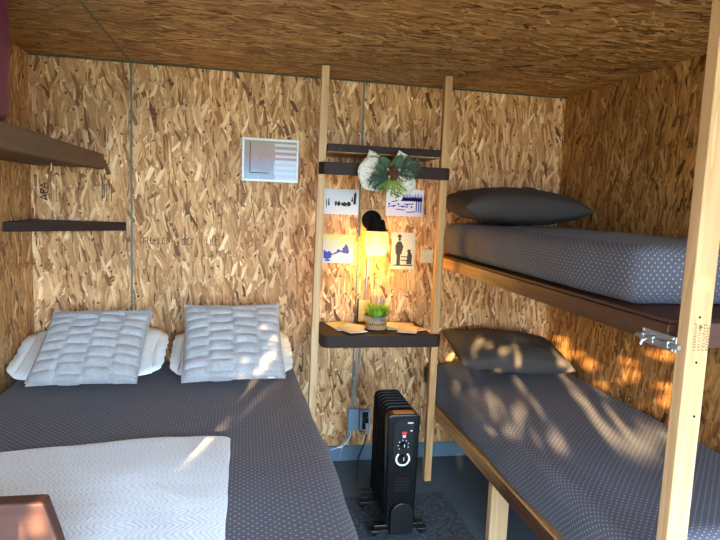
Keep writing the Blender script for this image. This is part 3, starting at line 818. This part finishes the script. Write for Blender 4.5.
cd = thing('card', 'small pale yellow card with dark left edge propped behind the potted plant', 'card', (.66, -.02, .8185))
B().box(.636, .70, -.022, -.018, .8225, .945).build('card_sheet', flat('pale_card', (226, 206, 150), .6), cd)
B().box(.628, .6355, -.025, -.015, .8195, .95).box(.636, .70, -.025, -.015, .8195, .8222).build('edge_strip', M['black_plastic'], cd)
rg = random.Random(9)
mags = []
specs = [((.54, -.13), 12, .15, .20, (206, 190, 160), (120, 110, 130), 'tan leaflet at the back left of the desk, under the others'),
         ((.575, -.20), -28, .12, .17, (186, 184, 204), (216, 206, 210), 'pale lilac booklet lying on the left pile of the desk'),
         ((.555, -.262), 20, .10, .15, (150, 150, 178), (206, 196, 196), 'grey blue booklet nearest the front on the left of the desk'),
         ((.85, -.14), -12, .15, .19, (216, 196, 150), (190, 160, 120), 'yellow leaflet at the back right of the desk, under the others'),
         ((.87, -.20), 30, .13, .18, (196, 190, 208), (220, 160, 110), 'lilac and orange booklet lying on the right pile of the desk'),
         ((.855, -.265), -18, .10, .15, (170, 150, 170), (226, 214, 206), 'mauve booklet nearest the front on the right of the desk')]
for i, (c, ang, w, h, c1, c2, lab) in enumerate(specs):
    z = .819+(i % 3)*.0045
    Mx = Matrix.Translation((c[0], c[1], z)) @ Matrix.Rotation(R(ang), 4, 'Z')
    t = thing('booklet', lab, 'booklet', (c[0], c[1], z), 'booklets on the desk')
    B().box(-w/2, w/2, -h/2, h/2, 0, .0025, M=Mx).build('pages', M['paper'], t)
    B().box(-w/2-.001, w/2+.001, -h/2-.001, h/2+.001, .0026, .0036, M=Mx).build('cover', two_tone('booklet_cover', c1, c2, 0, -.05, .06), t)

# --- electrics on the wall
eb = thing('junction_box', 'blue painted blank junction box on the wall left of the heater', 'electrical box', (.63, -.02, .187))
B().box(.599, .662, -.035, -.001, .187, .312).build('box', M['box_blue'], eb, bevel=.006)
B().box(.603, .658, -.0385, -.0355, .192, .307).build('cover_plate', M['box_blue'], eb, bevel=.002)
eo = thing('outlet_box', 'blue painted outlet box with plug socket beside the blank box', 'electrical box', (.70, -.02, .187))
B().box(.667, .731, -.035, -.001, .185, .308).build('box', M['box_blue'], eo, bevel=.006)
B().box(.682, .716, -.0385, -.0355, .195, .298).build('socket_plate', M['black_plastic'], eo, bevel=.002)
pc = thing('power_cord', 'black heater plug and cord hanging from the outlet box', 'cord', (.70, -.05, .2))
B().box(.688, .712, -.075, -.039, .235, .272).build('plug', M['black_plastic'], pc, bevel=.006)
B().tube([(.70, -.074, .245), (.701, -.082, .225), (.702, -.08, .185)], .008, 8).build('plug_strain_relief', M['silver'], pc, smooth=True)
def bez(pts, n=10):
    P = [Vector(p) for p in pts]; out = []
    for i in range(len(P)-1):
        p0 = P[max(i-1, 0)]; p1 = P[i]; p2 = P[i+1]; p3 = P[min(i+2, len(P)-1)]
        for j in range(n):
            k = j/n; out.append(.5*((2*p1)+(p2-p0)*k+(2*p0-5*p1+4*p2-p3)*k*k+(3*p1-p0-3*p2+p3)*k**3))
    return out+[P[-1]]
B().tube(bez([(.702, -.08, .19), (.69, -.08, .13), (.645, -.14, .06), (.61, -.30, .03), (.60, -.42, .04), (.63, -.50, .07)]), .004, 8).build('cable', M['black_plastic'], pc, smooth=True)
cb = thing('wall_wiring', 'grey wires running down the wall from the desk through the blue boxes', 'wire', (.62, -.01, .2))
B().tube(bez([(.662, -.009, .752), (.66, -.009, .62), (.652, -.009, .5), (.63, -.009, .38), (.628, -.012, .316)]), .005, 8).build('wire', M['steel'], cb, smooth=True)
B().tube(bez([(.645, -.007, .752), (.64, -.007, .55), (.622, -.007, .4), (.62, -.012, .316)]), .004, 8).build('wire', M['steel'], cb, smooth=True)
for k, (dx, dz) in enumerate(((-.035, .09), (-.02, .02), (-.075, .075))):
    B().tube(bez([(.62-.008*k, -.02, .184), (.615-.01*k, -.02, .14), (.585+dx*.4, -.022, .09), (.58+dx, -.025, dz)]), .0035, 7).build('wire', M['steel'] if k else M['white'], cb, smooth=True)

# --- oil radiator
ht = thing('oil_heater', 'black oil filled electric radiator standing on the rug between the beds', 'heater', (.70, -.65, 0))
for k in range(7):
    y = -.515-k*.038
    b = B(); out_ = arc(.735, .558, .03, 0, 90) + arc(.662, .558, .03, 90, 180) + arc(.662, .10, .03, 180, 270) + arc(.735, .10, .03, 270, 360)
    b.prism(out_, y-.0045, y+.0045, lambda x, z, w: (x, w, z))
    b.build('fin', M['black'], ht, bevel=.003)
B().tube([(.70, -.505, .53), (.70, -.775, .53)], .02, 12).build('pipe', M['black'], ht, smooth='auto')
B().tube([(.70, -.505, .13), (.70, -.775, .13)], .02, 12).build('pipe', M['black'], ht, smooth='auto')
# control housing
b = B(); out_ = arc(.75, .555, .022, 0, 90) + arc(.648, .555, .022, 90, 180) + arc(.652, .075, .015, 180, 270) + arc(.754, .075, .015, 270, 360)
b.prism(out_, -.765, -.822, lambda x, z, w: (x, w, z)); b.build('control_housing', M['black'], ht, bevel=.008, segs=3)
B().box(.655, .745, -.815, -.775, .5775, .5795).build('warm_reflection', flat('warm_reflection', (196, 150, 90), .3, .5, .7), ht)  # brass-toned strip painting the boards' warm reflection on the top edge
b = B(); out_ = arc(.70, .505, .048, 20, 160) + arc(.70, .385, .045, 180, 360)
b.prism(out_, -.8225, -.8255, lambda x, z, w: (x, w, z)); b.build('control_panel', M['black_plastic'], ht, bevel=.001)
Mf = lambda x, z: frame_mat(Vector((x, -.8255, z)), (1, 0, 0), (0, 0, 1))
B().box(.690, .712, -.831, -.8255, .488, .500).build('power_light', M['red'], ht, bevel=.002)
for q in ((.695, .709, -.8262, -.8252, .472, .484), (.728, .738, -.8262, -.8252, .50, .505), (.715, .740, -.8262, -.8252, .535, .541)): B().box(*q).build('label', M['silver'], ht)
for (z, r_) in ((.437, .017), (.375, .021)):
    kn = B().lathe([(r_, 0), (r_, .010), (r_*.85, .014), (0, .014)], Mf(.70, z), 24).build('knob', M['black'], ht, smooth='auto')
    B().box(.699, .702, -.8408, -.8393, z-.003, z+r_*.7).build('pointer', M['silver'], kn)
def arcbar(cx, cz, r0, r1, a0, a1, y):
    b = B(); n = 24
    b.prism([(cx+r1*math.cos(R(a0+(a1-a0)*i/n)), cz+r1*math.sin(R(a0+(a1-a0)*i/n))) for i in range(n+1)] + [(cx+r0*math.cos(R(a0+(a1-a0)*i/n)), cz+r0*math.sin(R(a0+(a1-a0)*i/n))) for i in range(n, -1, -1)], y, y+.001, lambda x, z, w: (x, w, z)); return b
arcbar(.70, .375, .026, .033, -230, 50, -.8265).build('dial_scale', M['paper'], ht)
b = B()
for a in range(-40, 221, 40): b.box(-.003, .003, -.001, 0, .022, .026, M=Matrix.Translation((.70, -.8255, .437)) @ Matrix.Rotation(R(a-90), 4, 'Y'))
b.build('dial_scale', M['silver'], ht)
b = B()
for k in range(5): b.box(.675, .735, -.8235, -.8215, .222+k*.014, .228+k*.014)
b.build('vent_slots', M['black_plastic'], ht)
b = B(); out_ = arc(.705, .125, .052, 0, 180) + [(.652, .03), (.758, .03)]
b.prism(out_, -.822, -.842, lambda x, z, w: (x, w, z)); b.build('cord_cover', M['black_plastic'], ht, bevel=.004)
b = B()
for k in range(4): b.prism([(-.772-k*.013, .285-k*.015), (-.777-k*.013, .285-k*.015), (-.780-k*.013, .31-k*.015), (-.775-k*.013, .31-k*.015)], .6355, .6365, lambda y, z, x: (x, y, z))
b.build('side_marks', M['silver'], ht)
for y in (-.80, -.545):
    B().box(.585, .815, y-.020, y+.020, .045, .068).build('foot_bracket', M['black'], ht, bevel=.003)
    for x in (.592, .808):
        c = B(); Mw = frame_mat(Vector((x-.009, y, .0295)), (0, 1, 0), (0, 0, 1))
        c.lathe([(0, 0), (.018, 0), (.0225, .004), (.0225, .014), (.018, .018), (0, .018)], Mw, 20)
        c.build('caster', M['black_plastic'], ht, smooth='auto')
        B().box(x-.022, x+.022, y-.024, y+.024, .026, .0445).build('caster_housing', M['black_plastic'], ht, bevel=.004)

# --- rug
t = NT('speckled_carpet'); n1 = t.noise(t.obj(), 240, 4, .8); n2 = t.noise(t.obj(), 60, 3, .7)
f = t.math('ADD', t.math('MULTIPLY', n1, .6), t.math('MULTIPLY', n2, .4))
t.base(t.ramp(f, [(.36, lin(36, 38, 44)), (.52, lin(84, 88, 98)), (.66, lin(140, 146, 158))]), .95, .05); t.bump(n1, .006, 1)
b = B(); rgx = random.Random(2)
b.grid(lambda a, c: Vector((.31+a*.735+.006*nz(c*9, a*3), -2.3+c*1.86+.006*nz(a*9, 5), .005+.0015*nz(a*30, c*60))), 30, 60)
b.grid(lambda a, c: Vector((.31+a*.735+.006*nz(c*9, a*3), -2.3+c*1.86+.006*nz(a*9, 5), .001)), 30, 60, flip=True)
for (fa) in (0, 1):
    for j in range(60):
        f_ = lambda c, z: Vector((.31+fa*.735+.006*nz(c*9, fa*3), -2.3+c*1.86+.006*nz(fa*9, 5), z))
        b.quad(f_(j/60, .001), f_((j+1)/60, .001), f_((j+1)/60, .005), f_(j/60, .005))
for i in range(30):
    f_ = lambda a, z: Vector((.31+a*.735+.006*nz(9, a*3), -.44+.006*nz(a*9, 5), z))
    b.quad(f_(i/30, .001), f_((i+1)/30, .001), f_((i+1)/30, .005), f_(i/30, .005))
tag(b.build('rug', t.m, merge=.002), 'grey speckled carpet strip on the blue floor under the heater', 'rug')

# --- bunks on the right
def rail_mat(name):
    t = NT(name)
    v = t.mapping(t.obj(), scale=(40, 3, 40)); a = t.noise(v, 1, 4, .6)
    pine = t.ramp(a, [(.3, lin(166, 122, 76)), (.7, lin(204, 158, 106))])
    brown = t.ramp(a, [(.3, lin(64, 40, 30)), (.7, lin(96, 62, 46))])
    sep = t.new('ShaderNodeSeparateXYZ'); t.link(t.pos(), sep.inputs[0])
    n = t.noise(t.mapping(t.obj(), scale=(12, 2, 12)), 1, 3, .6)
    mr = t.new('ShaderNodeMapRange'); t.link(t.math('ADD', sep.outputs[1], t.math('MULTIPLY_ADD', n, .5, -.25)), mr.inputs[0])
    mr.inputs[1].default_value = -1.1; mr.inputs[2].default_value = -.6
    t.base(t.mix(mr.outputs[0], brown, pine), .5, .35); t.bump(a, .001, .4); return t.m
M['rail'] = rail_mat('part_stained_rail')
bu = thing('upper_bunk', 'upper bunk frame with part stained rail and steel latch on the right', 'bunk', (1.45, -.95, 1.14))
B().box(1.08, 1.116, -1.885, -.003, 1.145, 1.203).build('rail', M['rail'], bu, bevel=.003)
B().box(1.086, XR-.003, -1.88, -.003, 1.204, 1.2145).build('platform', M['stain_y'], bu, bevel=.002)
B().box(1.148, XR-.003, -1.925, -1.887, 1.148, 1.2145).build('end_rail', stain('brown_stain_end', (84, 58, 54), axis=0), bu, bevel=.004)
B().box(1.118, XR-.003, -.04, -.003, 1.145, 1.2035).build('back_rail', M['pine_x'], bu, bevel=.003)
# barrel bolt latch on the rail
la = B().box(1.0745, 1.0795, -1.925, -1.795, 1.137, 1.177, bev=.0015).build('latch', M['steel'], bu)
B().tube([(1.068, -1.785, 1.155), (1.068, -1.945, 1.155)], .0065, 10).build('bolt', M['steel'], la, smooth='auto')
b = B()
for y in (-1.81, -1.85, -1.905): B().box(1.0605, 1.0745, y-.008, y+.008, 1.1455, 1.1645, bev=.003).build('guide', M['steel'], la)
b = B(); b.tube([(1.0685, -1.83, 1.155), (1.05, -1.83, 1.147), (1.046, -1.83, 1.137)], .004, 8); b.build('bolt_handle', M['steel'], la, smooth='auto')
b = B()
for y in (-1.804, -1.915):
    for z in (1.142, 1.172): B().lathe([(.004, 0), (.003, .002), (0, .0025)], frame_mat(Vector((1.0743, y, z)), (0, -1, 0), (0, 0, 1)), 10).build('screw', M['silver'], la)

po_ = thing('pine_post', 'square pine post with grade stamp standing before the bunks on the right', 'post', (1.13, -1.94, 0))
B().box(1.083, 1.145, -1.954, -1.916, 0, ZC-.002).build('timber', wood('pine_post_wood', (190, 148, 104), (216, 176, 132)), po_, bevel=.003)
Mst = Matrix.Translation((1.118, -1.9548, 1.185)) @ Matrix.Rotation(R(90), 4, 'X') @ Matrix.Rotation(R(90), 4, 'Z')
b = B(); rg = random.Random(13)
for row, yy in enumerate((.016, .004, -.010, -.020)):
    x = -.034
    while x < .034:
        w = rg.uniform(.003, .006)
        b.box(x, x+.0014, yy-.0032, yy+.0032, 0, .0006, M=Mst)
        if rg.random() < .6: b.box(x, x+w, yy+.002, yy+.0032, 0, .0006, M=Mst)
        if rg.random() < .4: b.box(x, x+w, yy-.0032, yy-.002, 0, .0006, M=Mst)
        x += w+.0028
b.prism([(.018, .010), (.032, .010), (.025, .0)], 0, .0006, lambda x, y, z: Mst @ Vector((x, y-.003, z)))
b.build('grade_stamp', flat('post_stamp', (112, 84, 62), .8), po_)
for (x, z, s_) in ((1.128, 1.235, 0), (1.143, .98, 0), (1.118, .57, 0), (1.132, 1.12, 0)):
    B().lathe([(.0035, 0), (.003, .001), (0, .0012)], frame_mat(Vector((x-.018, -1.954, z)), (1, 0, 0), (0, 0, 1)), 10).build('screw', M['black_metal'], po_)
B().lathe([(.014, 0), (.012, .0006), (0, .0007)], frame_mat(Vector((1.132, -1.954, 1.70)), (1, .0, .0), (0, 0, 1)) @ Matrix.Scale(1.6, 4, (0, 1, 0)), 14).build('knot', M['stamp'], po_)

bl = thing('lower_bunk', 'lower bunk frame with dark rail on a pine leg at the right', 'bunk', (1.45, -.95, 0))
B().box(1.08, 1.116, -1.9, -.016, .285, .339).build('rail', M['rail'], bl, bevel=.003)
B().box(1.086, XR-.003, -1.9, -.016, .3395, .352).build('platform', M['pine_warm'], bl, bevel=.001)
B().box(1.09, 1.176, -.912, -.874, 0, .2845).build('leg', M['pine'], bl, bevel=.002)
B().box(1.70, 1.786, -.912, -.874, 0, .338).build('leg', M['pine'], bl, bevel=.002)
B().box(1.118, XR-.003, -.055, -.016, .285, .339).build('back_rail', M['pine_x'], bl, bevel=.003)
B().box(1.118, XR-.003, -1.9, -1.862, .285, .339).build('end_rail', M['stain_x'], bl, bevel=.003)
B().box(1.12, 1.176, -1.86, -1.822, 0, .2845).build('leg', M['pine'], bl, bevel=.002)

def lowfn(p):
    q = p.copy()
    if p.z > .5:
        q.z += .03*sstep(1.08, 1.30, p.x) + .006*nz(p.x*3, p.y*3, 7) + .012*sstep(-.3, -.05, p.y)
    if p.x < 1.2:
        e = 1-sstep(1.07, 1.2, p.x)
        q.x += e*(.010*nz(p.y*4, p.z*7, 1) + .006*nz(p.y*13, p.z*9, 2))
        q.x -= e*.055*sstep(-.25, -.06, p.y)*sstep(.42, .5, p.z)
    return q
lm = mattress(1.078, XR-.008, -1.86, -.022, .354, .565, .045, lowfn).build('lower_mattress', M['dots'], smooth=True, merge=.0005)
tag(lm, 'mattress in charcoal dotted sheet on the lower right bunk', 'mattress')
def upfn(p):
    q = p.copy()
    if p.z > 1.36: q.z += .006*nz(p.x*4, p.y*3, 9) 
    if p.x < 1.2: q.x += (1-sstep(1.1, 1.2, p.x))*(.012*nz(p.y*4, p.z*8, 1) + .005*nz(p.y*14, p.z*5, 2))
    if p.y < -1.6:
        e = 1-sstep(-1.70, -1.6, p.y)
        q.y += e*(.014*nz(p.x*11, p.z*4, 5)); q.x += e*(.01*math.sin(p.z*25))*(1-sstep(1.1, 1.2, p.x))
    return q
um = mattress(1.098, XR-.008, -1.70, -.03, 1.2165, 1.395, .05, upfn).build('upper_mattress', M['dots'], smooth=True, merge=.0005)
tag(um, 'mattress in charcoal dotted sheet on the upper right bunk', 'mattress')

def wr_bump(u, v, k, s):
    return (0, 0, s*k*(.010*nz(u*5, v*2.2, 4) + .004*nz(u*12, v*5, 6)))
Mx = frame_mat(Vector((1.385, -.30, 1.500)), (1, 0, .005), (0, 1, .06))
tag(pillow(Mx, .69, .44, .20, 40, .05, .42, wr_bump, seed=5).build('pillow', M['grey_pillow'], smooth=True, merge=.0004), 'plump charcoal pillow on the upper right bunk', 'pillow', 'charcoal pillows on the bunks')
Mx = frame_mat(Vector((1.44, -.24, .702)), (1, -.03, -.06), (-.02, 1, .22))
tag(pillow(Mx, .64, .40, .17, 40, .035, .40, wr_bump, seed=8).build('pillow', M['grey_pillow'], smooth=True, merge=.0004), 'charcoal pillow lying against the wall on the lower right bunk', 'pillow', 'charcoal pillows on the bunks')
